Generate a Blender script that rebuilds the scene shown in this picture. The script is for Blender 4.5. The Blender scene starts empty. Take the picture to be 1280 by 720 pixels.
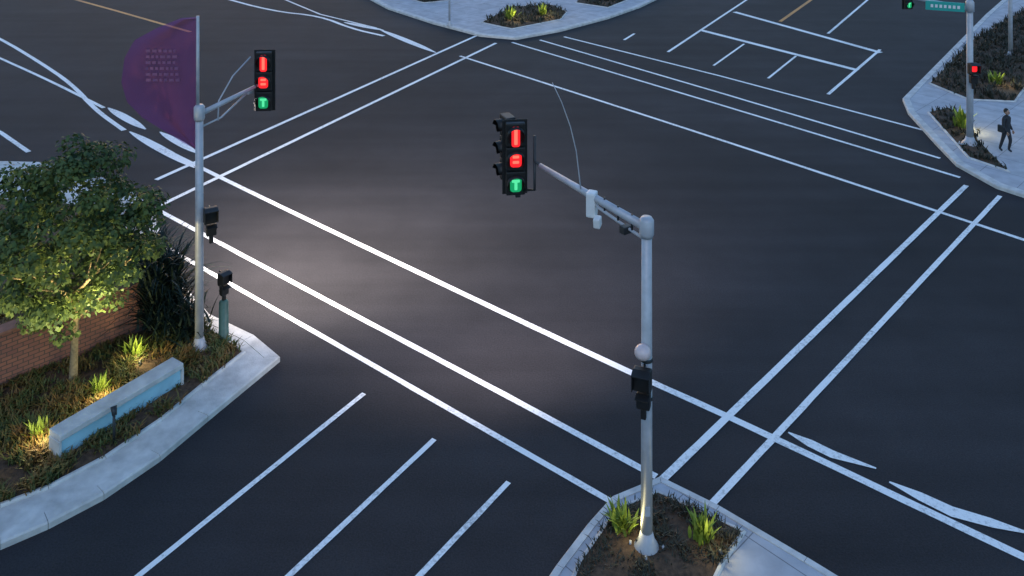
import bpy, bmesh, math, random
from mathutils import Vector, Matrix, noise
random.seed(7)
sc=bpy.context.scene
sc.view_settings.view_transform='Standard'
try: sc.view_settings.look='None'
except Exception: pass
sc.view_settings.exposure=0

# ---------------------------------------------------------------- materials
def nmat(name):
    m=bpy.data.materials.new(name); m.use_nodes=True
    nt=m.node_tree; b=nt.nodes['Principled BSDF']
    return m,nt,b
def simple(name,col,rough=.6,metal=0,var=.15,scale=6,bump=0.0,spec=.5,joints=0):
    m,nt,b=nmat(name)
    tc=nt.nodes.new('ShaderNodeTexCoord')
    n=nt.nodes.new('ShaderNodeTexNoise'); n.inputs['Scale'].default_value=scale; n.inputs['Detail'].default_value=5
    nt.links.new(tc.outputs['Object'],n.inputs['Vector'])
    r=nt.nodes.new('ShaderNodeValToRGB')
    r.color_ramp.elements[0].position=.3; r.color_ramp.elements[1].position=.7
    r.color_ramp.elements[0].color=[c*(1-var) for c in col]+[1]
    r.color_ramp.elements[1].color=[min(1,c*(1+var)) for c in col]+[1]
    nt.links.new(n.outputs['Fac'],r.inputs['Fac'])
    if joints:
        mp=nt.nodes.new('ShaderNodeMapping'); mp.inputs['Rotation'].default_value=(0,0,math.radians(46))
        br=nt.nodes.new('ShaderNodeTexBrick'); br.offset=0; br.inputs['Scale'].default_value=1
        br.inputs['Brick Width'].default_value=joints; br.inputs['Row Height'].default_value=joints; br.inputs['Mortar Size'].default_value=.012
        br.inputs['Color1'].default_value=(1,1,1,1); br.inputs['Color2'].default_value=(.9,.9,.91,1); br.inputs['Mortar'].default_value=(.45,.45,.45,1)
        nt.links.new(tc.outputs['Object'],mp.inputs['Vector']); nt.links.new(mp.outputs[0],br.inputs['Vector'])
        mm=nt.nodes.new('ShaderNodeMix'); mm.data_type='RGBA'; mm.blend_type='MULTIPLY'; mm.inputs[0].default_value=1
        nt.links.new(r.outputs['Color'],mm.inputs[6]); nt.links.new(br.outputs['Color'],mm.inputs[7]); nt.links.new(mm.outputs[2],b.inputs['Base Color'])
    else: nt.links.new(r.outputs['Color'],b.inputs['Base Color'])
    b.inputs['Roughness'].default_value=rough; b.inputs['Metallic'].default_value=metal
    b.inputs['Specular IOR Level'].default_value=spec
    if bump:
        bp=nt.nodes.new('ShaderNodeBump'); bp.inputs['Strength'].default_value=bump; bp.inputs['Distance'].default_value=.02
        n2=nt.nodes.new('ShaderNodeTexNoise'); n2.inputs['Scale'].default_value=scale*8
        nt.links.new(tc.outputs['Object'],n2.inputs['Vector'])
        nt.links.new(n2.outputs['Fac'],bp.inputs['Height']); nt.links.new(bp.outputs['Normal'],b.inputs['Normal'])
    return m
def emis(name,col,strength):
    m,nt,b=nmat(name)
    b.inputs['Base Color'].default_value=[*[c*.1 for c in col],1]
    b.inputs['Emission Color'].default_value=[*col,1]; b.inputs['Emission Strength'].default_value=strength
    return m
def leafmat(name,cols,rough=.6,scale=1.2,trans=.0):
    m,nt,b=nmat(name)
    g=nt.nodes.new('ShaderNodeNewGeometry')
    tc=nt.nodes.new('ShaderNodeTexCoord')
    n=nt.nodes.new('ShaderNodeTexNoise'); n.inputs['Scale'].default_value=scale; n.inputs['Detail'].default_value=3
    nt.links.new(tc.outputs['Object'],n.inputs['Vector'])
    ad=nt.nodes.new('ShaderNodeMath'); ad.operation='MULTIPLY_ADD'; ad.inputs[1].default_value=.45
    nt.links.new(g.outputs['Random Per Island'],ad.inputs[0])
    mu=nt.nodes.new('ShaderNodeMath'); mu.operation='MULTIPLY_ADD'; mu.inputs[1].default_value=1.3; mu.inputs[2].default_value=-.38
    nt.links.new(n.outputs['Fac'],mu.inputs[0]); nt.links.new(mu.outputs[0],ad.inputs[2])
    r=nt.nodes.new('ShaderNodeValToRGB')
    el=r.color_ramp.elements
    while len(el)<len(cols): el.new(.5)
    for i,c in enumerate(cols):
        el[i].position=i/(len(cols)-1); el[i].color=[*c,1]
    nt.links.new(ad.outputs[0],r.inputs['Fac']); nt.links.new(r.outputs['Color'],b.inputs['Base Color'])
    b.inputs['Roughness'].default_value=rough; b.inputs['Specular IOR Level'].default_value=.3
    if trans:
        t=nt.nodes.new('ShaderNodeBsdfTranslucent'); nt.links.new(r.outputs['Color'],t.inputs['Color'])
        mx=nt.nodes.new('ShaderNodeMixShader'); mx.inputs[0].default_value=trans
        out=nt.nodes['Material Output']
        nt.links.new(b.outputs[0],mx.inputs[1]); nt.links.new(t.outputs[0],mx.inputs[2]); nt.links.new(mx.outputs[0],out.inputs['Surface'])
    return m

def asphalt():
    m,nt,b=nmat('asphalt')
    N=nt.nodes; L=nt.links
    tc=N.new('ShaderNodeTexCoord')
    def noi(s,d=8,ro=.6):
        n=N.new('ShaderNodeTexNoise'); n.inputs['Scale'].default_value=s; n.inputs['Detail'].default_value=d; n.inputs['Roughness'].default_value=ro
        L.new(tc.outputs['Object'],n.inputs['Vector']); return n
    big=noi(.09,2); mid=noi(.6,5,.65); fine=noi(25,2,.75)
    mp=N.new('ShaderNodeMapping'); mp.inputs['Rotation'].default_value=(0,0,math.radians(49)); mp.inputs['Scale'].default_value=(.05,.9,1)
    L.new(tc.outputs['Object'],mp.inputs['Vector'])
    st=N.new('ShaderNodeTexNoise'); st.inputs['Scale'].default_value=1; st.inputs['Detail'].default_value=3; L.new(mp.outputs[0],st.inputs['Vector'])
    def mrange(src,a,bb,lo,hi):
        r=N.new('ShaderNodeMapRange'); r.inputs[1].default_value=a; r.inputs[2].default_value=bb; r.inputs[3].default_value=lo; r.inputs[4].default_value=hi
        L.new(src,r.inputs[0]); return r.outputs[0]
    def mul(a,c):
        x=N.new('ShaderNodeMath'); x.operation='MULTIPLY'; L.new(a,x.inputs[0]); L.new(c,x.inputs[1]); return x.outputs[0]
    f=mul(mrange(big.outputs['Fac'],.3,.7,.75,1.25),mrange(mid.outputs['Fac'],.3,.7,.86,1.14))
    f=mul(f,mrange(fine.outputs['Fac'],.3,.7,.72,1.28))
    f=mul(f,mrange(st.outputs['Fac'],.3,.7,.84,1.16))
    v=N.new('ShaderNodeVectorMath'); v.operation='SCALE'; v.inputs[0].default_value=(.0290,.0272,.0305)
    L.new(f,v.inputs['Scale']); L.new(v.outputs[0],b.inputs['Base Color'])
    b.inputs['Roughness'].default_value=.82
    b.inputs['Specular IOR Level'].default_value=.2
    bp=N.new('ShaderNodeBump'); bp.inputs['Strength'].default_value=.35; bp.inputs['Distance'].default_value=.01
    L.new(fine.outputs['Fac'],bp.inputs['Height']); L.new(bp.outputs[0],b.inputs['Normal'])
    return m
def paint(name,col):
    m,nt,b=nmat(name); N=nt.nodes; L=nt.links
    tc=N.new('ShaderNodeTexCoord')
    n=N.new('ShaderNodeTexNoise'); n.inputs['Scale'].default_value=9; n.inputs['Detail'].default_value=6; n.inputs['Roughness'].default_value=.75
    n2=N.new('ShaderNodeTexNoise'); n2.inputs['Scale'].default_value=.5; n2.inputs['Detail'].default_value=2
    L.new(tc.outputs['Object'],n.inputs['Vector']); L.new(tc.outputs['Object'],n2.inputs['Vector'])
    a=N.new('ShaderNodeMath'); a.operation='MULTIPLY_ADD'; a.inputs[1].default_value=.5
    L.new(n2.outputs['Fac'],a.inputs[0]); L.new(n.outputs['Fac'],a.inputs[2])
    r=N.new('ShaderNodeValToRGB'); e=r.color_ramp.elements
    e[0].position=.52; e[0].color=[c*.45 for c in col]+[1]
    e[1].position=.74; e[1].color=[*col,1]
    L.new(a.outputs[0],r.inputs['Fac']); L.new(r.outputs['Color'],b.inputs['Base Color'])
    b.inputs['Roughness'].default_value=.6
    return m
M={}
M['asphalt']=asphalt()
M['white']=paint('white_road_paint',(.84,.84,.84))
M['orange']=paint('yellow_road_paint',(.6,.24,.035))
M['kerb']=simple('kerb_concrete',(.54,.53,.52),.8,0,.2,3,.4)
M['walk']=simple('pavement_concrete',(.44,.44,.47),.85,0,.15,2,.3,joints=1.5)
M['soil']=simple('mulch',(.075,.045,.027),.95,0,.5,9,.8)
M['pole']=simple('galvanised_steel',(.42,.43,.47),.45,.1,.12,5)
M['black']=simple('black_housing',(.012,.012,.013),.5,0,.2,8,spec=.35)
M['dark']=simple('dark_metal',(.03,.033,.037),.5,.3,.2,8)
M['green']=simple('green_post_paint',(.04,.10,.085),.5,0,.2,8)
M['whitebox']=simple('white_enclosure',(.70,.70,.71),.45,0,.06,8)
M['bark']=simple('bark',(.26,.20,.12),.9,0,.35,14,.8)
M['teal']=simple('teal_sign_panel',(.02,.34,.30),.4,0,.05,3)
M['bluepanel']=simple('blue_glazed_panel',(.36,.62,.74),.45,0,.12,2)
M['red_e']=emis('red_lens',(1,.015,.02),1.25)
M['red_core']=emis('red_core',(1,.12,.08),1.8)
M['green_e']=emis('green_lens',(.005,.36,.13),.9)
M['green_core']=emis('green_core',(.10,.85,.38),1.0)
M['lens']=simple('dark_lens',(.03,.006,.007),.3,0,.1,8)
M['leaf']=leafmat('tree_leaves',[(.018,.038,.022),(.042,.075,.028),(.085,.125,.034),(.15,.17,.04)],trans=.2)
M['leafdark']=leafmat('dark_leaves',[(.006,.012,.011),(.013,.026,.018),(.028,.045,.026)])
M['grass']=leafmat('ground_cover_leaves',[(.03,.055,.02),(.08,.10,.028),(.17,.10,.03),(.19,.08,.025)],scale=1.6)
M['lime']=leafmat('lime_leaves',[(.09,.14,.02),(.19,.26,.035),(.33,.39,.07)],scale=4)
M['sedge']=leafmat('sedge_leaves',[(.02,.022,.018),(.035,.038,.025),(.065,.048,.034)],scale=2)

def brick():
    m,nt,b=nmat('brick'); N=nt.nodes; L=nt.links
    tc=N.new('ShaderNodeTexCoord')
    br=N.new('ShaderNodeTexBrick'); br.inputs['Scale'].default_value=1
    br.inputs['Brick Width'].default_value=.24; br.inputs['Row Height'].default_value=.1; br.inputs['Mortar Size'].default_value=.012
    br.inputs['Color1'].default_value=(.30,.12,.08,1); br.inputs['Color2'].default_value=(.22,.09,.07,1); br.inputs['Mortar'].default_value=(.09,.06,.05,1)
    mp=N.new('ShaderNodeMapping'); mp.inputs['Rotation'].default_value=(math.radians(90),0,0)
    L.new(tc.outputs['Object'],mp.inputs['Vector']); L.new(mp.outputs[0],br.inputs['Vector'])
    L.new(br.outputs['Color'],b.inputs['Base Color']); b.inputs['Roughness'].default_value=.85
    return m
M['brick']=brick()

# ---------------------------------------------------------------- helpers
def link(o,parent=None):
    sc.collection.objects.link(o)
    if parent: o.parent=parent
    return o
def meshobj(name,bm,mat,parent=None,smooth=False):
    me=bpy.data.meshes.new(name); bm.to_mesh(me); bm.free()
    if mat is not None:
        for x in (mat if isinstance(mat,(list,tuple)) else [mat]): me.materials.append(x)
    if smooth:
        for p in me.polygons: p.use_smooth=True
    return link(bpy.data.objects.new(name,me),parent)
def empty(name,loc=(0,0,0),rotz=0):
    o=bpy.data.objects.new(name,None); o.location=loc; o.rotation_euler=(0,0,rotz); o.empty_display_size=.3
    return link(o)
def box(name,size,loc,mat,parent=None,bev=.02,rot=(0,0,0)):
    bm=bmesh.new(); bmesh.ops.create_cube(bm,size=1)
    for v in bm.verts: v.co=Vector((v.co.x*size[0],v.co.y*size[1],v.co.z*size[2]))
    if bev: bmesh.ops.bevel(bm,geom=bm.edges[:],offset=bev,segments=2,affect='EDGES',profile=.6)
    o=meshobj(name,bm,mat,parent); o.location=loc; o.rotation_euler=rot; return o
def tube(name,pts,radii,mat,parent=None,seg=14,cap=True):
    bm=bmesh.new(); pts=[Vector(p) for p in pts]
    if not isinstance(radii,(list,tuple)): radii=[radii]*len(pts)
    rings=[]
    prev=None
    for i,p in enumerate(pts):
        t=(pts[min(i+1,len(pts)-1)]-pts[max(i-1,0)]).normalized()
        if prev is None:
            a=Vector((0,0,1)) if abs(t.z)<.9 else Vector((1,0,0))
            u=t.cross(a).normalized()
        else:
            u=(prev-t*prev.dot(t)).normalized()
        prev=u; w=t.cross(u)
        rings.append([bm.verts.new(p+(u*math.cos(k*2*math.pi/seg)+w*math.sin(k*2*math.pi/seg))*radii[i]) for k in range(seg)])
    for a,b in zip(rings,rings[1:]):
        for k in range(seg): bm.faces.new((a[k],a[(k+1)%seg],b[(k+1)%seg],b[k]))
    if cap: bm.faces.new(rings[0][::-1]); bm.faces.new(rings[-1])
    bmesh.ops.recalc_face_normals(bm,faces=bm.faces[:])
    return meshobj(name,bm,mat,parent,True)
def sphere(name,r,loc,mat,parent=None,sc_=(1,1,1)):
    bm=bmesh.new(); bmesh.ops.create_uvsphere(bm,u_segments=20,v_segments=12,radius=r)
    for v in bm.verts: v.co=Vector((v.co.x*sc_[0],v.co.y*sc_[1],v.co.z*sc_[2]))
    o=meshobj(name,bm,mat,parent,True); o.location=loc; return o
def stripe(name,pts,w,z=.008,mat='white',taper=None):
    """painted line of constant real width along a ground poly-line"""
    bm=bmesh.new(); P=[]
    pts=[Vector((x,y,0)) for x,y in pts]
    if len(pts)>3 :   # round the corners of hand-laid curves
        for _ in range(2):
            q=[pts[0]]
            for a,b in zip(pts,pts[1:]): q+=[a.lerp(b,.25),a.lerp(b,.75)]
            pts=q+[pts[-1]]
    for a,b in zip(pts,pts[1:]):
        n=max(1,int((b-a).length/.5))
        for i in range(n): P.append(a.lerp(b,i/n))
    P.append(pts[-1]); vs=[]
    for i,p in enumerate(P):
        t=(P[min(i+1,len(P)-1)]-P[max(i-1,0)]).normalized(); nrm=Vector((-t.y,t.x,0))
        f=i/(len(P)-1)
        ww=w
        if taper: ww=w*(.15+.85*(1-abs(2*f-1)**2.5))
        j1=(noise.noise(p*1.7)*.010); j2=(noise.noise(p*1.7+Vector((9,9,9)))*.010)
        vs.append((bm.verts.new(p+nrm*(ww/2+j1)+Vector((0,0,z))),bm.verts.new(p-nrm*(ww/2+j2)+Vector((0,0,z)))))
    for a,b in zip(vs,vs[1:]): bm.faces.new((a[0],a[1],b[1],b[0]))
    bmesh.ops.recalc_face_normals(bm,faces=bm.faces[:])
    for f in bm.faces:
        if f.normal.z<0: f.normal_flip()
    return meshobj(name,bm,M[mat])
def ccw(p):
    a=sum(p[i][0]*p[(i+1)%len(p)][1]-p[(i+1)%len(p)][0]*p[i][1] for i in range(len(p)))
    return p if a>0 else p[::-1]
def inset(p,d):
    p=ccw(p); n=len(p); out=[]
    for i in range(n):
        a=Vector(p[i-1]); b=Vector(p[i]); c=Vector(p[(i+1)%n])
        e1=(b-a).normalized(); e2=(c-b).normalized()
        n1=Vector((-e1.y,e1.x)); n2=Vector((-e2.y,e2.x)); m=(n1+n2)
        if m.length<.1: m=n1
        m.normalize(); k=d/max(.45,m.dot(n1)); out.append(tuple(b+m*k))
    return out
def slab(name,p,z0,z1,mat,bev=.0):
    p=ccw(p); bm=bmesh.new()
    top=[bm.verts.new((x,y,z1)) for x,y in p]; bot=[bm.verts.new((x,y,z0)) for x,y in p]
    f=bm.faces.new(top)
    for i in range(len(p)):
        j=(i+1)%len(p); bm.faces.new((bot[i],bot[j],top[j],top[i]))
    bmesh.ops.recalc_face_normals(bm,faces=bm.faces[:])
    bmesh.ops.triangulate(bm,faces=[g for g in bm.faces if len(g.verts)>4])
    return meshobj(name,bm,mat)
def kerb(name,p,w=.3,h=.15,seglen=1.8,mat=None):
    """row of precast kerb stones, chamfered edge, thin joints"""
    p=ccw(p); q=inset(p,w); bm=bmesh.new(); n=len(p)
    for i in range(n):
        a=Vector(p[i]);b=Vector(p[(i+1)%n]);c=Vector(q[(i+1)%n]);d=Vector(q[i])
        Ls=(b-a).length; k=max(1,int(round(Ls/seglen)))
        g=.006/Ls
        for s in range(k):
            f0=s/k+(g if (s or Ls>.8) else 0); f1=(s+1)/k-(g if (s<k-1 or Ls>.8) else 0)
            o0=a.lerp(b,f0);o1=a.lerp(b,f1);i0=d.lerp(c,f0);i1=d.lerp(c,f1)
            dz=random.uniform(-.003,.003)
            ch=.03/w
            prof0=[(o0,0),(o0,h-.035),(o0.lerp(i0,ch),h+dz),(i0,h+dz),(i0,0)]
            prof1=[(o1,0),(o1,h-.035),(o1.lerp(i1,ch),h+dz),(i1,h+dz),(i1,0)]
            A=[bm.verts.new((v.x,v.y,z)) for v,z in prof0]; B=[bm.verts.new((v.x,v.y,z)) for v,z in prof1]
            for t in range(4): bm.faces.new((A[t],B[t],B[t+1],A[t+1]))
            bm.faces.new(A); bm.faces.new(B[::-1])
    bmesh.ops.recalc_face_normals(bm,faces=bm.faces[:])
    return meshobj(name,bm,mat or M['kerb'])
def inpoly(x,y,p):
    r=False; j=len(p)-1
    for i in range(len(p)):
        if (p[i][1]>y)!=(p[j][1]>y) and x<(p[j][0]-p[i][0])*(y-p[i][1])/(p[j][1]-p[i][1])+p[i][0]: r=not r
        j=i
    return r
def leafquad(bm,c,size,nrm=None,ratio=.6):
    if nrm is None: nrm=Vector((random.gauss(0,1),random.gauss(0,1),random.gauss(0,1)+.6))
    nrm=nrm.normalized()
    u=nrm.cross(Vector((random.gauss(0,1),random.gauss(0,1),random.gauss(0,1)))).normalized(); w=nrm.cross(u)
    a=size*.5; b=size*.5*ratio
    bm.faces.new([bm.verts.new(c+u*a),bm.verts.new(c+w*b-u*a*.1),bm.verts.new(c-u*a),bm.verts.new(c-w*b-u*a*.1)])
def blades(name,poly,n,hmin,hmax,z,mat,w=.03,lean=.5,xr=None,dens=None):
    xs=[p[0] for p in poly]; ys=[p[1] for p in poly]
    x0,x1,y0,y1=(min(xs),max(xs),min(ys),max(ys)) if xr is None else xr
    bm=bmesh.new(); c=0; tries=0
    while c<n and tries<n*30:
        tries+=1
        x=random.uniform(x0,x1); y=random.uniform(y0,y1)
        if not inpoly(x,y,poly): continue
        nn=noise.noise(Vector((x*1.6,y*1.6,0)))
        if dens and random.random()>.5+nn*1.6: continue
        k=random.randint(5,9); 
        for _ in range(k):
            h=random.uniform(hmin,hmax)*(1+nn*.8); a=random.uniform(0,6.28); l=random.uniform(.1,lean)*h
            b=Vector((x+random.gauss(0,.05),y+random.gauss(0,.05),z)); d=Vector((math.cos(a),math.sin(a),0)); s=Vector((-d.y,d.x,0))*w*.5
            m=b+d*l*.4+Vector((0,0,h*.6)); t=b+d*l*1.2+Vector((0,0,h*.95))
            v=[bm.verts.new(b-s*.7),bm.verts.new(b+s*.7),bm.verts.new(m+s),bm.verts.new(m-s),bm.verts.new(t)]
            bm.faces.new((v[0],v[1],v[2],v[3])); bm.faces.new((v[3],v[2],v[4]))
        c+=1
    return meshobj(name,bm,mat)

# ---------------------------------------------------------------- ground and road
bm=bmesh.new(); bmesh.ops.create_grid(bm,x_segments=8,y_segments=8,size=600)
meshobj('ground',bm,simple('bare_ground',(.045,.047,.05),.9,0,.2,.3)).location=(0,300,-.02)
bm=bmesh.new(); bmesh.ops.create_grid(bm,x_segments=4,y_segments=4,size=110)
meshobj('road',bm,M['asphalt']).location=(0,70,0)

LN='road_marking'
for pts in [[(-7.9,14.6),(-3.58,21.3)],[(-5.1,14.7),(-1.74,19.74)],[(-2.85,14.6),(-0.07,18.47)]]: stripe(LN,pts,.125)
stripe(LN,[(-16.34,38.4),(-11.28,34.0),(-3.49,27.45),(2.92,22.13),(5.19,20.37),(9.66,16.59),(11.68,14.94)],.2)
stripe(LN,[(-12.75,31.36),(-4.76,24.92),(0.0,21.12),(3.05,18.62)],.17)
stripe(LN,[(-11.69,28.89),(-4.41,23.09),(2.04,17.93)],.15)
stripe(LN,[(3.13,18.49),(17.17,33.26)],.18,z=.012); stripe(LN,[(4.07,17.89),(17.94,32.35)],.16,z=.012)
stripe(LN,[(-3.02,51.16),(7.56,39.59),(16.87,29.0),(19.97,25.54)],.18)
stripe(LN,[(0,54.23),(10.06,42.54),(17.31,34.0)],.17)
stripe(LN,[(1.74,54.8),(10.49,44.38),(17.46,35.9)],.17)
stripe(LN,[(3.29,55.6),(11.17,47.24),(18.3,39.09)],.17)
stripe(LN,[(-13.66,33.77),(-2.28,55.8)],.2,z=.012); stripe(LN,[(-12.65,31.49),(-0.98,54.04)],.2,z=.012)
for p,w in [([(9.22,52.03),(19.15,69.06)],.17),([(11.27,49.2),(14.2,53.85)],.13),([(13.62,46.81),(16.51,51.16)],.13),([(15.85,44.13),(21.98,52.56)],.17),
            ([(20.26,56.41),(27.88,68.14)],.17),([(6.98,54.8),(7.85,56.41)],.16)]: stripe(LN,p,w)
stripe(LN,[(15.82,62.6),(21.73,51.85)],.38,z=.012); stripe(LN,[(12.33,57.25),(18.96,48.28)],.38,z=.012)
stripe(LN,[(-39.04,61.35),(-32.11,55.2),(-26.73,49.84),(-22.92,45.83),(-19.73,41.73),(-17.23,39.09)],.22)
stripe(LN,[(-35.51,55.8),(-29.47,50.66),(-24.53,46.53),(-19.51,42.08)],.18,z=.012)
stripe(LN,[(-19.32,42.08),(-16.32,39.19)],.45,z=.016,taper=1)
stripe(LN,[(-16.9,38.9),(-12.6,34.92)],.42,z=.016,taper=1); stripe(LN,[(-15.56,38.89),(-13.0,36.4)],.38,z=.012,taper=1)
stripe(LN,[(-28.31,43.26),(-22.63,38.89),(-20.09,36.58)],.2)
stripe(LN,[(-22.92,68.14),(-17.14,62.86),(-13.39,61.35),(-10.49,57.68),(-8.12,55.8)],.26)
stripe(LN,[(-11.35,59.46),(-8.33,57.25)],.5,z=.012,taper=1); stripe(LN,[(-8.6,57.4),(-4.48,51.85)],.5,z=.012,taper=1)
stripe(LN,[(-18.27,68.14),(-13.49,61.85),(-8.95,57.89)],.17,z=.016)
stripe(LN,[(6.26,19.95),(7.01,19.27),(7.8,18.85)],.27,z=.012,taper=1); stripe(LN,[(7.92,18.47),(8.84,17.68),(10.12,17.13)],.3,z=.012,taper=1)
stripe(LN,[(-36.74,69.68),(-28.81,63.37),(-20.77,56.83)],.26,mat='orange'); stripe(LN,[(24.17,69.06),(18.18,59.69)],.24,mat='orange')

# ---------------------------------------------------------------- islands and pavements
ISL=[(-13.44,14.94),(-10.84,16.11),(-9.75,16.76),(-9.09,17.25),(-8.34,17.99),(-7.62,19.06),(-7.02,20.32),(-5.94,22.55),(-6.87,23.48),(-8.41,24.48),(-10.33,26.74),(-11.52,29.0),(-12.78,31.24),(-14.82,33.26),(-18.54,35.16),(-23.87,35.48),(-35.4,35.73),(-45,15)]
ISLI=[(-14.42,16.02),(-11.42,16.98),(-10.29,17.68),(-9.58,18.16),(-8.80,18.99),(-8.07,20.18),(-7.57,21.36),(-6.95,22.68),(-8.13,23.66),(-9.66,25.0),(-10.91,26.97),(-12.39,29.0),(-15.33,31.24),(-20.08,32.02),(-28.81,32.02),(-30,17)]
COR=[(-1.4,12.4),(0,14.94),(.81,16.28),(1.49,17.25),(2.04,17.93),(3.11,18.47),(4.18,17.68),(5.53,16.45),(7.26,14.79),(9.8,12.4)]
CORI=[(.3,14.0),(.75,14.94),(1.28,16.28),(1.83,17.1),(2.23,17.58),(2.98,17.95),(3.81,17.40),(4.42,17.0),(3.89,16.35),(2.99,14.94),(2.6,14.0)]
TOP=[(-22,86),(-19.06,80.63),(-12.79,70.32),(-8.93,63.37),(-5.36,59.0),(-2.02,55.6),(.25,54.8),(3.10,56.83),(6.59,60.39),(9.29,63.9),(13.55,70.97),(19.34,85.08),(22,92),(0,110)]
T1=[(-1.98,58.78),(0.0,57.04),(3.26,59.69),(3.82,61.85),(2.92,64.17),(0.0,63.64)]
T2=[(4.73,64.98),(6.91,63.37),(9.87,67.84),(9.77,71.63),(6.77,70.97)]
T3=[(-10.04,69.06),(-6.5,64.98),(-4.79,65.81),(-6.07,70.32),(-9.38,73.68)]
RT=[(48.38,80.63),(33.02,61.35),(19.14,43.14),(18.53,41.18),(17.99,37.47),(17.7,35.08),(18.14,32.98),(19.05,31.75),(22.67,29.0),(45,14),(90,40)]
R1=[(21.6,45.43),(28.59,54.42),(39.15,65.25),(46.88,69.68),(29.24,48.73),(24.3,42.6),(22.28,42.9)]
R2=[(19.44,41.0),(20.6,41.6),(20.9,40.2),(19.82,37.47),(19.3,34.3),(18.5,35.57)]
for nm,P,kw in [('left',ISL,.32),('c',COR,.16),('t',TOP,.35),('r',RT,.32)]:
    kerb('kerb',P,kw,.15)
    slab('pavement',inset(P,kw+.004),0,.135,M['walk'] if nm!='left' else M['kerb'])
def bed(P,edge=.1,zs=.15):
    kerb('planter_edging',inset(P,-edge),edge,.19,1.6)
    P2=ccw(P)
    bm=bmesh.new(); vs=[bm.verts.new((x,y,0)) for x,y in P2]; f=bm.faces.new(vs)
    bmesh.ops.triangulate(bm,faces=[f])
    for _ in range(4):
        bmesh.ops.subdivide_edges(bm,edges=[e for e in bm.edges if e.calc_length()>.5],cuts=1)
        bmesh.ops.triangulate(bm,faces=[f for f in bm.faces if len(f.verts)>3])
    for v in bm.verts: v.co.z=zs+.02+.03*noise.noise(v.co*2.1) + (0 if v.is_boundary else .05+.05*noise.noise(v.co*.9))
    bmesh.ops.recalc_face_normals(bm,faces=bm.faces[:])
    for f in bm.faces:
        if f.normal.z<0: f.normal_flip()
    meshobj('planting_bed',bm,M['soil'],smooth=True)
for P in (ISLI,CORI,T1,T2,T3,R1,R2): bed(P,.08)
blades('ground_cover',ISLI,5200,.06,.24,.18,M['grass'],w=.035,lean=1.2,xr=(-15,-6.8,16,26),dens=True)
blades('ground_cover',CORI,800,.04,.15,.18,M['sedge'],w=.025,lean=1.2,dens=True)
for P in (T1,T2,T3): blades('ground_cover',P,300,.1,.4,.16,M['sedge'],w=.05,lean=.9)
blades('ground_cover',R1,1300,.1,.45,.16,M['sedge'],w=.05,lean=.9,xr=(21,40,41,66))
blades('ground_cover',R2,120,.1,.3,.16,M['sedge'],w=.05,lean=.9)

# ---------------------------------------------------------------- lit shrubs with uplights
def point(name,loc,e,col,r=.05,parent=None):
    l=bpy.data.lights.new(name,'POINT'); l.energy=e; l.color=col; l.shadow_soft_size=r
    o=bpy.data.objects.new(name,l); o.location=loc; return link(o,parent)
def limeplant(x,y,h,e=9,s=1.0,n=60):
    p=empty('garden_plant',(x,y,.16))
    bm=bmesh.new()
    for i in range(n):
        a=random.uniform(0,6.28); l=h*random.uniform(.4,1.1); sp=random.uniform(.05,.5)
        d=Vector((math.cos(a),math.sin(a),0)); sd=Vector((-d.y,d.x,0))*h*.06
        prev=None; K=4; off=Vector((random.gauss(0,.06),random.gauss(0,.06),0))*h*2
        for k in range(K+1):
            t=k/K; c=off+d*(sp*l*t*(.6+.8*t))+Vector((0,0,l*(t-.35*t*t*sp*1.5)))
            wd=math.sin(math.pi*min(1,.12+t*.88))*1.0
            cur=(bm.verts.new(c-sd*wd),bm.verts.new(c+sd*wd))
            if prev: bm.faces.new((prev[0],prev[1],cur[1],cur[0]))
            prev=cur
    meshobj('leaves',bm,M['lime'],p)
    tube('spotlight_fixture',[(.3*s,-.40*s,0),(.3*s,-.40*s,.1),(.26*s,-.35*s,.16)],[.02,.03,.045],M['dark'],p,8)
    point('garden_light',(.24*s,-.32*s,.42*s),e,(1,.86,.42),.08,p)
    return p
for x,y,h,e in [(-9.59,22.4,.6,26),(-9.84,21.0,.5,24),(-10.5,19.5,.5,20),(2.1,17.0,.62,7),(3.6,16.75,.6,7)]: limeplant(x,y,h,e)
for x,y,h,e in [(-.11,59.6,1.0,34),(2.1,60.6,.9,30),(19.9,38.9,1.0,28),(24.9,45.2,.8,20)]: limeplant(x,y,h,e,1.5)

# ---------------------------------------------------------------- tree
tree=empty('street_tree',(-10.72,21.51,.16))
tips=[]
def limb(p,d,l,r,lev):
    pts=[p];rad=[r]; q=p.copy(); n=5
    for i in range(n):
        d=(d+Vector((random.gauss(0,.12),random.gauss(0,.12),.05))).normalized(); q=q+d*l/n; pts.append(q.copy()); rad.append(r*(1-.55*(i+1)/n))
    tube('limb',pts,rad,M['bark'],tree,8)
    if lev==0: tips.append(q); return
    for i in range(4):
        a=random.uniform(0,6.28); e=random.uniform(.5,1.0)
        nd=(d+Vector((math.cos(a),math.sin(a),.1))*e).normalized()
        limb(pts[random.randint(2,n)],nd,l*.62,r*.45,lev-1)
tube('trunk',[(0,0,-.1),(0,0,.15),(.02,.01,.8),(.05,0,1.5),(.03,.03,2.3)],[.14,.10,.085,.08,.065],M['bark'],tree,12)
for i in range(6):
    a=i*1.05+.3; limb(Vector((.04,.01,1.5+.13*i)),Vector((math.cos(a)*.8,math.sin(a)*.8,.7)).normalized(),1.6,.05,1)
bm=bmesh.new()
C=Vector((-.1,.15,3.6)); R=Vector((2.12,1.95,2.5))
cl=[]
for i in range(150):
    while True:
        v=Vector((random.uniform(-1,1),random.uniform(-1,1),random.uniform(-1,1)))
        if .35<v.length<1: break
    k=1+.22*noise.noise(v*2.2+Vector((3,1,7)))
    cl.append((C+Vector((v.x*R.x,v.y*R.y,v.z*R.z))*k*.92,random.uniform(.26,.5)))
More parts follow.
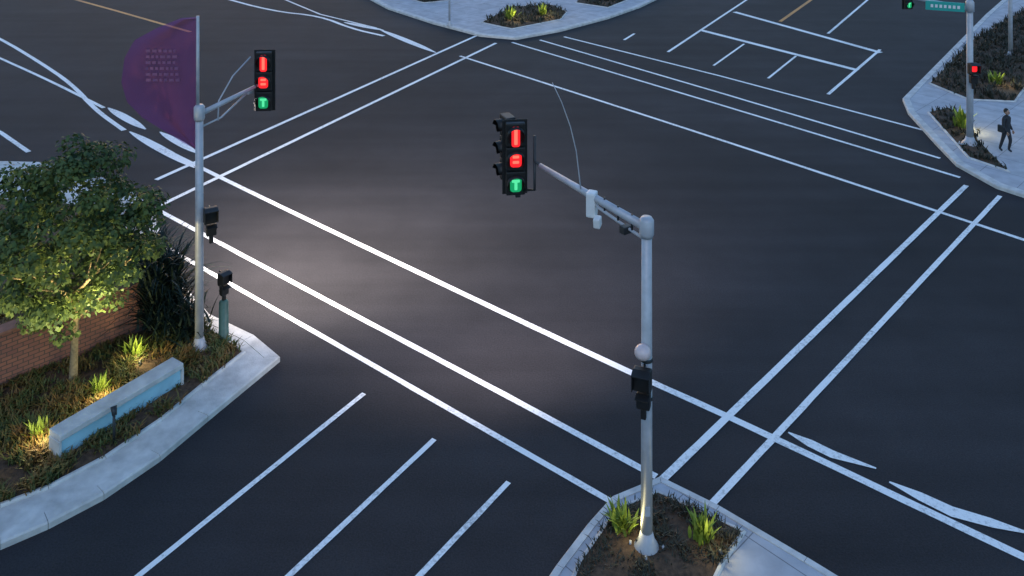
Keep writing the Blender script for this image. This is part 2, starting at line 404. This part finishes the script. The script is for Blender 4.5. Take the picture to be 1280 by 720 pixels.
for t in tips: cl.append((t,random.uniform(.25,.4)))
for c,r in cl:
    for _ in range(int(140*(r/.4)**2)):
        v=Vector((random.gauss(0,1),random.gauss(0,1),random.gauss(0,1))).normalized()*r*random.uniform(.55,1.08)
        v.z*=.7
        if v.z<-r*.35 and random.random()<.5: continue
        leafquad(bm,c+v,random.uniform(.09,.18),v+Vector((random.gauss(0,.2),random.gauss(0,.2),.25)))
meshobj('crown',bm,M['leaf'],tree)
def spot(name,loc,target,e,col,ang,blend=.8,r=.1,parent=None):
    l=bpy.data.lights.new(name,'SPOT'); l.energy=e; l.color=col; l.spot_size=math.radians(ang); l.spot_blend=blend; l.shadow_soft_size=r
    o=bpy.data.objects.new(name,l); o.location=loc
    d=Vector(target)-Vector(loc); o.rotation_euler=d.to_track_quat('-Z','Y').to_euler(); return link(o,parent)
for (x,y,e) in ((-8.75,19.35,2600),(-11.4,17.6,1500)):
    up=empty('garden_uplight',(x,y,.13))
    tube('fixture_stake',[(0,0,0),(0,0,.72)],[.03,.03],M['dark'],up,10)
    tube('fixture_body',[(.03,-.04,.70),(-.03,.05,.84)],[.05,.07],M['dark'],up,12)
    spot('uplight_beam',(x-.06,y+.1,1.05),(-10.5,21.4,3.5),e,(1,.82,.38),70,1,.08)

def strap(x,y,h,n,mat,name='shrub'):
    bm=bmesh.new()
    for i in range(n):
        a=random.uniform(0,6.28); L=h*random.uniform(.35,.6); sp=random.uniform(.3,1.0)
        b=Vector((random.gauss(0,.22),random.gauss(0,.22),random.uniform(0,h*.62)))
        d=Vector((math.cos(a),math.sin(a),0)); sd=Vector((-d.y,d.x,0))*.035; prev=None
        for k in range(5):
            t=k/4; c=b+d*L*sp*t+Vector((0,0,L*(t*1.0-.75*t*t*sp))); w=1-t*.85
            cur=(bm.verts.new(c-sd*w),bm.verts.new(c+sd*w))
            if prev: bm.faces.new((prev[0],prev[1],cur[1],cur[0]))
            prev=cur
    o=meshobj(name,bm,mat); o.location=(x,y,.16); return o
strap(-9.35,23.5,2.7,700,M['leafdark']); strap(-10.3,24.6,2.6,600,M['leafdark']); strap(-12.5,26.5,2.2,500,M['leafdark'])
strap(-8.6,23.2,1.3,300,M['leafdark'])

# brick wall
bw=empty('brick_wall')
a=Vector((-15.2,18.6)); b=Vector((-9.95,23.65)); ang=math.atan2(b.y-a.y,b.x-a.x); L_=(b-a).length; mid=(a+b)/2
box('wall_body',(L_,.3,1.35),(mid.x,mid.y,.82),M['brick'],bw,.01,(0,0,ang))
box('wall_coping',(L_+.1,.4,.07),(mid.x,mid.y,1.532),simple('brick_coping',(.24,.11,.08),.8,0,.2,6),bw,.012,(0,0,ang))

# low bench wall with blue panel
be=empty('bench_wall')
a=Vector((-9.66,18.8)); b=Vector((-7.98,21.3)); ang=math.atan2(b.y-a.y,b.x-a.x); L_=(b-a).length; mid=(a+b)/2; nrm=Vector((-math.sin(ang),math.cos(ang)))
c=mid+nrm*.18
box('base',(L_-.06,.32,.46),(c.x,c.y,.39),M['bluepanel'],be,.01,(0,0,ang))
box('seat_slab',(L_+.02,.44,.13),(c.x,c.y,.687),M['kerb'],be,.02,(0,0,ang))
for s in (-1,1):
    e=c+Vector((math.cos(ang),math.sin(ang)))*s*(L_/2-.0)
    box('end_block',(.07,.40,.5),(e.x,e.y,.37),M['kerb'],be,.012,(0,0,ang))

# ---------------------------------------------------------------- traffic signals
def glyph(name,w,h,mat,par,loc,bev=.3):
    bm=bmesh.new(); r=min(w,h)*bev; vs=[]
    for cx,cz,a0 in ((w/2-r,h/2-r,0),(-w/2+r,h/2-r,90),(-w/2+r,-h/2+r,180),(w/2-r,-h/2+r,270)):
        for k in range(5):
            a=math.radians(a0+k*22.5); vs.append(bm.verts.new((cx+r*math.cos(a),0,cz+r*math.sin(a))))
    bm.faces.new(vs)
    for f in bm.faces:
        f.normal_update()
        if f.normal.y>0: f.normal_flip()
    o=meshobj(name,bm,mat,par); o.location=loc; return o
def head(par,pref,loc,rotz,H=1.6,lit=True,plate=True):
    """three-section vehicle signal head facing local -Y"""
    h=bpy.data.objects.new(pref+'head',None); h.location=loc; h.rotation_euler=(0,0,rotz); link(h,par)
    s=H/3; w=s*.80
    for i in range(3):
        z=(1-i)*s
        box(pref+'section',(w,.24,s*.97),(0,0,z),M['black'],h,.03)
        bm=bmesh.new(); R=w*.46; n=18; rows=[]
        for rr,y0,y1 in ((R,-.12,-.30),(R*.93,-.12,-.295)):
            A=[];B=[]
            for k in range(n+1):
                an=math.radians(-50+280*k/n); cut=.55 if math.sin(an)<0 else 1
                A.append(bm.verts.new((rr*math.cos(an),y0,rr*math.sin(an)))); B.append(bm.verts.new((rr*math.cos(an),y0+(y1-y0)*cut,rr*math.sin(an))))
            for k in range(n): bm.faces.new((A[k],A[k+1],B[k+1],B[k]))
            rows.append(B)
        for k in range(n): bm.faces.new((rows[0][k],rows[0][k+1],rows[1][k+1],rows[1][k]))
        o=meshobj(pref+'visor',bm,M['black'],h,True); o.location=(0,0,z)
        bm=bmesh.new(); bmesh.ops.create_circle(bm,cap_ends=True,radius=R*.88,segments=28)
        o=meshobj(pref+'lens',bm,M['lens'],h); o.rotation_euler=(math.radians(90),0,0); o.location=(0,-.128,z)
        if lit:
            e=[M['red_e'],M['red_e'],M['green_e']][i]; c=[M['red_core'],M['red_core'],M['green_core']][i]
            y=-.14
            if i==0:
                glyph(pref+'glow',w*.44,s*.84,e,h,(0,y,z-.03)); glyph(pref+'core',w*.18,s*.66,c,h,(0,y-.006,z-.03))
            elif i==1:
                glyph(pref+'glow',w*.60,s*.62,e,h,(0,y,z)); glyph(pref+'core',w*.34,s*.12,c,h,(0,y-.006,z+s*.12)); glyph(pref+'core2',w*.34,s*.12,c,h,(0,y-.006,z-s*.1))
            else:
                glyph(pref+'glow',w*.60,s*.66,e,h,(0,y,z)); glyph(pref+'core',w*.42,s*.12,c,h,(0,y-.006,z+s*.12)); glyph(pref+'core2',w*.16,s*.42,c,h,(0.0,y-.01,z-.02))
    if plate: box(pref+'backplate',(w*1.32,.02,H*1.03),(0,.06,0),M['black'],h,.008)
    return h
def pedhead(par,pref,loc,rotz,s=1.0,lit=None):
    h=bpy.data.objects.new(pref+'pedestrian_head',None); h.location=loc; h.rotation_euler=(0,0,rotz); link(h,par)
    box(pref+'ped_housing',(.40*s,.2*s,.46*s),(0,0,.22*s),M['black'],h,.03)
    box(pref+'ped_hood',(.40*s,.22*s,.03*s),(0,-.18*s,.43*s),M['black'],h,.008,(.25,0,0))
    for sx in (-1,1): box(pref+'ped_cheek',(.02*s,.2*s,.36*s),(sx*.185*s,-.17*s,.24*s),M['black'],h,.006)
    box(pref+'ped_lower_housing',(.30*s,.2*s,.34*s),(0.02,0,-.22*s),M['black'],h,.03)
    box(pref+'ped_lower_hood',(.3*s,.18*s,.025*s),(.02,-.16*s,-.08*s),M['black'],h,.008,(.25,0,0))
    tube(pref+'ped_bracket',[(0,.05,.38*s),(.0,.25*s,.4*s)],.025,M['dark'],h,8); tube(pref+'ped_bracket2',[(0.02,.05,-.3*s),(.0,.25*s,-.32*s)],.025,M['dark'],h,8)
    box(pref+'push_button',(.12*s,.1*s,.22*s),(.02,0,-.52*s),M['black'],h,.02)
    if lit: glyph(pref+'ped_symbol',.24*s,.26*s,lit,h,(0,-.108*s,.24*s))
    return h
def polebase(par,x,y,r):
    tube('base_cover',[(x,y,.13),(x,y,.2),(x,y,.34),(x,y,.5)],[r*2.5,r*2.4,r*1.5,r*1.08],M['pole'],par,16)
    box('base_plate',(r*5,r*5,.05),(x,y,.16),M['pole'],par,.01,(0,0,.6))
    for a in range(4):
        t=a*1.57+.6+.785; tube('anchor_bolt',[(x+math.cos(t)*r*2.9,y+math.sin(t)*r*2.9,.15),(x+math.cos(t)*r*2.9,y+math.sin(t)*r*2.9,.27)],.025,M['pole'],par,6)

# --- near pole
P=empty('traffic_signal')
px,py=2.54,16.6
polebase(P,px,py,.105)
tube('pole',[(px,py,.15),(px,py,3),(px,py,6.3)],[.112,.105,.098],M['pole'],P,20)
tube('pole_cap',[(px,py,6.05),(px,py,6.12),(px,py,6.36),(px,py,6.42)],[.12,.14,.14,.10],M['pole'],P,20)
tube('mast_arm',[(px,py,6.22),(1.5,18.05,6.27),(.62,19.3,6.32)],[.085,.07,.05],M['pole'],P,14)
tube('arm_strut',[(px,py,5.98),(2.3,16.95,6.0),(1.75,17.7,6.1),(1.6,17.9,6.2)],[.03]*4,M['pole'],P,8)
for t in (.12,.24,.36):
    q=Vector((px,py,6.0)).lerp(Vector((.62,19.3,6.2)),t); tube('arm_clamp',[q,q+Vector((0,0,.3))],.022,M['dark'],P,8)
box('junction_box',(.16,.2,.14),(2.2,17.05,5.98),M['dark'],P,.02,(0,0,-.95))
box('detector_housing',(.2,.22,.5),(1.62,17.85,6.12),M['whitebox'],P,.04,(0,0,-.4))
box('detector_lens_box',(.14,.18,.2),(1.72,17.7,5.82),M['whitebox'],P,.03,(.2,0,-.4))
tube('antenna_wire',[(1.42,18.1,6.25),(1.38,18.1,6.6),(1.32,18.1,7.1),(1.2,18.1,7.6),(1.02,18.1,8.1),(.83,18.1,8.5)],[.016,.014,.012,.011,.01,.008],M['pole'],P,6)
tube('head_bracket',[(.62,19.3,6.32),(.5,19.5,6.34),(.5,19.5,6.9)],[.04,.035,.03],M['dark'],P,10)
tube('head_bracket_lower',[(.5,19.5,6.34),(.5,19.5,5.7),(.2,19.7,5.6)],[.035,.03,.03],M['dark'],P,10)
head(P,'main_',(.07,19.75,6.32),0.12,1.62)
head(P,'side_',(-.10,20.05,6.42),-1.15,1.5,lit=False,plate=False)
spot('added_fill_beam',(.12,20.1,5.28),(-1.5,28,0),3600,(1,.86,.84),125,1,.25,P)  # added fill lamp, spreads the warm pool into the junction centre
box('added_fill_body',(.12,.2,.07),(.12,19.95,5.42),M['dark'],P,.02,(.2,0,.2))  # invented housing and stem to carry the added fill lamp
tube('added_fill_stem',[(.12,19.85,5.44),(.12,19.8,5.56)],.02,M['dark'],P,8)
pedhead(P,'near_',(px-.12,py-.28,3.35),-.35,.85)
sphere('camera_dome',.155,(px-.1,py-.18,3.98),simple('dome_pink_white',(.62,.50,.50),.35,0,.1,8),P,(1,1,.9))
tube('dome_mount',[(px-.02,py-.05,4.02),(px-.1,py-.16,4.05)],.04,M['pole'],P,8)
tube('pole_band',[(px,py,3.0),(px,py,3.06)],.118,M['dark'],P,18); tube('pole_band',[(px,py,3.72),(px,py,3.78)],.118,M['dark'],P,18)
box('hand_hole_cover',(.1,.02,.18),(px,py-.112,.95),M['pole'],P,.008)

# --- left pole with banner
P=empty('traffic_signal')
px,py=-8.1,22.8
polebase(P,px,py,.1)
tube('pole',[(px,py,.15),(px,py,6.4)],[.11,.098],M['pole'],P,20)
tube('banner_mast',[(px-.04,py,6.4),(px-.04,py,8.8)],[.045,.04],M['pole'],P,12)
tube('pole_cap',[(px,py,6.1),(px,py,6.16),(px,py,6.44),(px,py,6.5)],[.12,.14,.14,.09],M['pole'],P,20)
tube('mast_arm',[(px,py,6.25),(-7.55,23.8,6.36),(-7.1,24.6,6.45)],[.075,.06,.05],M['pole'],P,14)
tube('arm_conduit',[(-7.75,23.2,5.95),(-7.8,23.4,6.4),(-7.55,23.8,6.95),(-7.25,24.4,7.3)],[.02]*4,M['pole'],P,8)
tube('arm_strut',[(px,py,5.9),(-7.7,23.3,6.0),(-7.3,24.2,6.35)],[.025]*3,M['pole'],P,8)
head(P,'main_',(-6.95,24.7,6.55),0.05,1.66)
pedhead(P,'upper_',(px+.32,py-.1,3.5),.5,.85)
tube('side_bracket',[(px,py,3.7),(px+.3,py,3.72)],.03,M['pole'],P,8)
box('luminaire_body',(.18,.34,.09),(-7.35,24.75,6.25),M['pole'],P,.03,(.1,0,-.5))
spot('luminaire_beam',(-7.3,24.85,6.15),(-5.4,29.0,0),11500,(1,.88,.78),112,1,.25,P)
# banner
bn=empty('banner')
bm=bmesh.new(); out=[(0,8.75),(-.45,8.72),(-1.1,8.45),(-1.65,8.15),(-1.88,7.7),(-1.92,7.1),(-1.75,6.6),(-1.35,6.2),(-.8,5.85),(-.35,5.55),(0,5.35)]
ny=10; rows=[]
for x,z in out:
    rows.append([bm.verts.new((x*k/ny,.12*math.sin(k*.9+z*1.3)*(k/ny),z)) for k in range(ny+1)])
for r0,r1 in zip(rows,rows[1:]):
    for k in range(ny): bm.faces.new((r0[k],r0[k+1],r1[k+1],r1[k]))
bmesh.ops.remove_doubles(bm,verts=bm.verts[:],dist=.0005)
mb,nt,b=nmat('sheer_purple_fabric')
b.inputs['Base Color'].default_value=(.20,.03,.17,1); b.inputs['Roughness'].default_value=.7
tr=nt.nodes.new('ShaderNodeBsdfTransparent'); mx=nt.nodes.new('ShaderNodeMixShader'); mx.inputs[0].default_value=.48
tr.inputs['Color'].default_value=(.85,.7,.9,1)
nt.links.new(tr.outputs[0],mx.inputs[1]); nt.links.new(b.outputs[0],mx.inputs[2]); nt.links.new(mx.outputs[0],nt.nodes['Material Output'].inputs['Surface'])
o=meshobj('fabric',bm,mb,bn,True); o.location=(-8.17,22.8,0)
bm=bmesh.new()
for r in range(6):
    x=-1.25
    while x<-.45:
        w=random.uniform(.05,.13); z=7.9-r*.15
        vs=[bm.verts.new(v) for v in ((x,-.16,z),(x+w,-.16,z),(x+w,-.16,z+.07),(x,-.16,z+.07))]; bm.faces.new(vs); x+=w+.05
o=meshobj('lettering',bm,simple('faded_lettering',(.17,.07,.16),.7),bn); o.location=(-8.17,22.8,0)

P=empty('pedestrian_push_button_post',(-7.6,23.2,.13))
tube('post',[(0,0,0),(0,0,.06),(0,0,.08),(0,0,1.05),(0,0,1.1)],[.2,.2,.13,.12,.08],M['green'],P,16)
pedhead(P,'post_',(0,-.02,1.52),.9,.72)
tube('neck',[(0,0,1.05),(0,0,1.3)],.05,M['dark'],P,10)

# --- right pole
P=empty('traffic_signal')
px,py=19.25,37.0
polebase(P,px,py,.14)
tube('pole',[(px,py,.15),(px,py,6.1)],[.14,.12],M['pole'],P,18)
tube('pole_cap',[(px,py,5.75),(px,py,6.15),(px,py,6.25)],[.17,.17,.1],M['pole'],P,18)
tube('mast_arm',[(px,py,5.85),(18.2,38,5.95),(17.1,39,6.05),(15.8,39.6,6.1)],[.1,.085,.07,.05],M['pole'],P,12)
head(P,'main_',(17.35,38.6,6.15),0.1,1.3)
box('street_name_sign',(1.5,.05,.38),(18.35,37.3,5.9),M['teal'],P,.01,(0,0,-.35))
for k in range(7): box('sign_letter',(.1,.01,.13),(17.86+k*.16,37.46-k*.0583-.03,5.9),M['whitebox'],P,0,(0,0,-.35))
pedhead(P,'r_',(px,py-.25,3.2),0,1.0,M['red_e'])

# --- far poles
for x,y,h in [(28.6,50.5,6.5),(-4.11,57.89,4.5)]:
    P=empty('street_pole'); polebase(P,x,y,.1 if h>5 else .06)
    tube('pole',[(x,y,.15),(x,y,h)],[.12,.1] if h>5 else [.07,.06],M['pole'],P,14)
    box('pole_sign',(.5,.04,.6),(x,y-.14,h-.5),M['whitebox'],P,.01)

# ---------------------------------------------------------------- pedestrian
def person(loc,rotz):
    P=empty('pedestrian',loc,rotz)
    V=[(0,0,.93),(0,0,1.1),(0,0,1.32),(0,0,1.45),(0,-.01,1.53),
       (.10,0,.88),(.12,-.10,.50),(.12,-.02,.10),(.12,-.16,.05),
       (-.10,0,.88),(-.11,.10,.50),(-.11,.22,.12),(-.11,.10,.05),
       (.19,0,1.40),(.25,.04,1.12),(.24,-.10,.90),
       (-.19,0,1.40),(-.25,-.02,1.12),(-.23,-.16,.92)]
    E=[(0,1),(1,2),(2,3),(3,4),(0,5),(5,6),(6,7),(7,8),(0,9),(9,10),(10,11),(11,12),(3,13),(13,14),(14,15),(3,16),(16,17),(17,18)]
    R=[.15,.135,.16,.11,.06,.10,.07,.05,.04,.10,.07,.05,.04,.075,.055,.04,.075,.055,.04]
    me=bpy.data.meshes.new('body'); me.from_pydata(V,E,[]); me.update()
    o=link(bpy.data.objects.new('body',me),P)
    sk=o.modifiers.new('Skin','SKIN')
    for i,d in enumerate(me.skin_vertices[0].data): d.radius=(R[i]*(1.15 if i<4 else 1),R[i]*.85 if i<4 else R[i]); d.use_root=(i==0)
    s=o.modifiers.new('Sub','SUBSURF'); s.levels=2; s.render_levels=2
    me.materials.append(simple('dark_clothes',(.018,.02,.026),.8,0,.2,8))
    skin=simple('skin',(.35,.2,.14),.5,0,.05,8)
    sphere('head',.105,(0,-.02,1.66),skin,P,(.82,.95,1.18))
    sphere('hair',.112,(0,.012,1.695),simple('dark_hair',(.012,.01,.009),.6,0,.2,20),P,(.86,.95,1.05))
    sphere('nose',.018,(0,-.125,1.65),skin,P,(1,1,1.4))
    for sx in (-1,1):
        sphere('ear',.025,(sx*.088,-.01,1.655),skin,P,(.4,1,1.3)); sphere('eye',.011,(sx*.033,-.112,1.675),M['black'],P)
    sphere('mouth',.018,(0,-.113,1.605),simple('lips',(.25,.09,.08),.5,0,.05,8),P,(1.4,.4,.4))
    for sx,hx,hy,hz in ((1,.24,-.13,.86),(-1,-.23,-.19,.88)):
        sphere('palm',.045,(hx,hy,hz),skin,P,(.5,.85,1.1))
        for k in range(4): tube('finger',[(hx,hy-.03+k*.02,hz-.03),(hx,hy-.035+k*.02,hz-.075),(hx-sx*.012,hy-.045+k*.02,hz-.105+abs(k-1.5)*.006)],[.011,.010,.008],skin,P,6)
        tube('thumb',[(hx,hy-.03,hz+.01),(hx-sx*.01,hy-.065,hz-.02),(hx-sx*.01,hy-.07,hz-.05)],[.012,.011,.009],skin,P,6)
    box('shoulder_bag',(.12,.26,.3),(-.27,.06,1.0),M['dark'],P,.04)
person((20.34,36.2,.135),.5)

# ---------------------------------------------------------------- sky, light, camera
w=bpy.data.worlds.new('World'); sc.world=w; w.use_nodes=True
nt=w.node_tree; bg=nt.nodes['Background']
sky=nt.nodes.new('ShaderNodeTexSky'); sky.sky_type='NISHITA'; sky.sun_disc=False
sky.sun_elevation=math.radians(2.5); sky.sun_rotation=math.radians(-15); sky.ozone_density=3.1; sky.air_density=1.0; sky.dust_density=.6
nt.links.new(sky.outputs[0],bg.inputs['Color']); bg.inputs['Strength'].default_value=.85
l=bpy.data.lights.new('sun','SUN'); l.energy=.6; l.angle=math.radians(30); l.color=(1,.93,.94)
s=bpy.data.objects.new('sun',l); link(s); s.rotation_euler=(math.radians(45),0,math.radians(-15))
cam=bpy.data.cameras.new('camera'); cam.lens=30.94; cam.sensor_width=36; cam.shift_y=-.4617; cam.clip_end=2000
c=bpy.data.objects.new('camera',cam); c.location=(0,0,14); c.rotation_euler=(math.radians(90),0,0); link(c); sc.camera=c
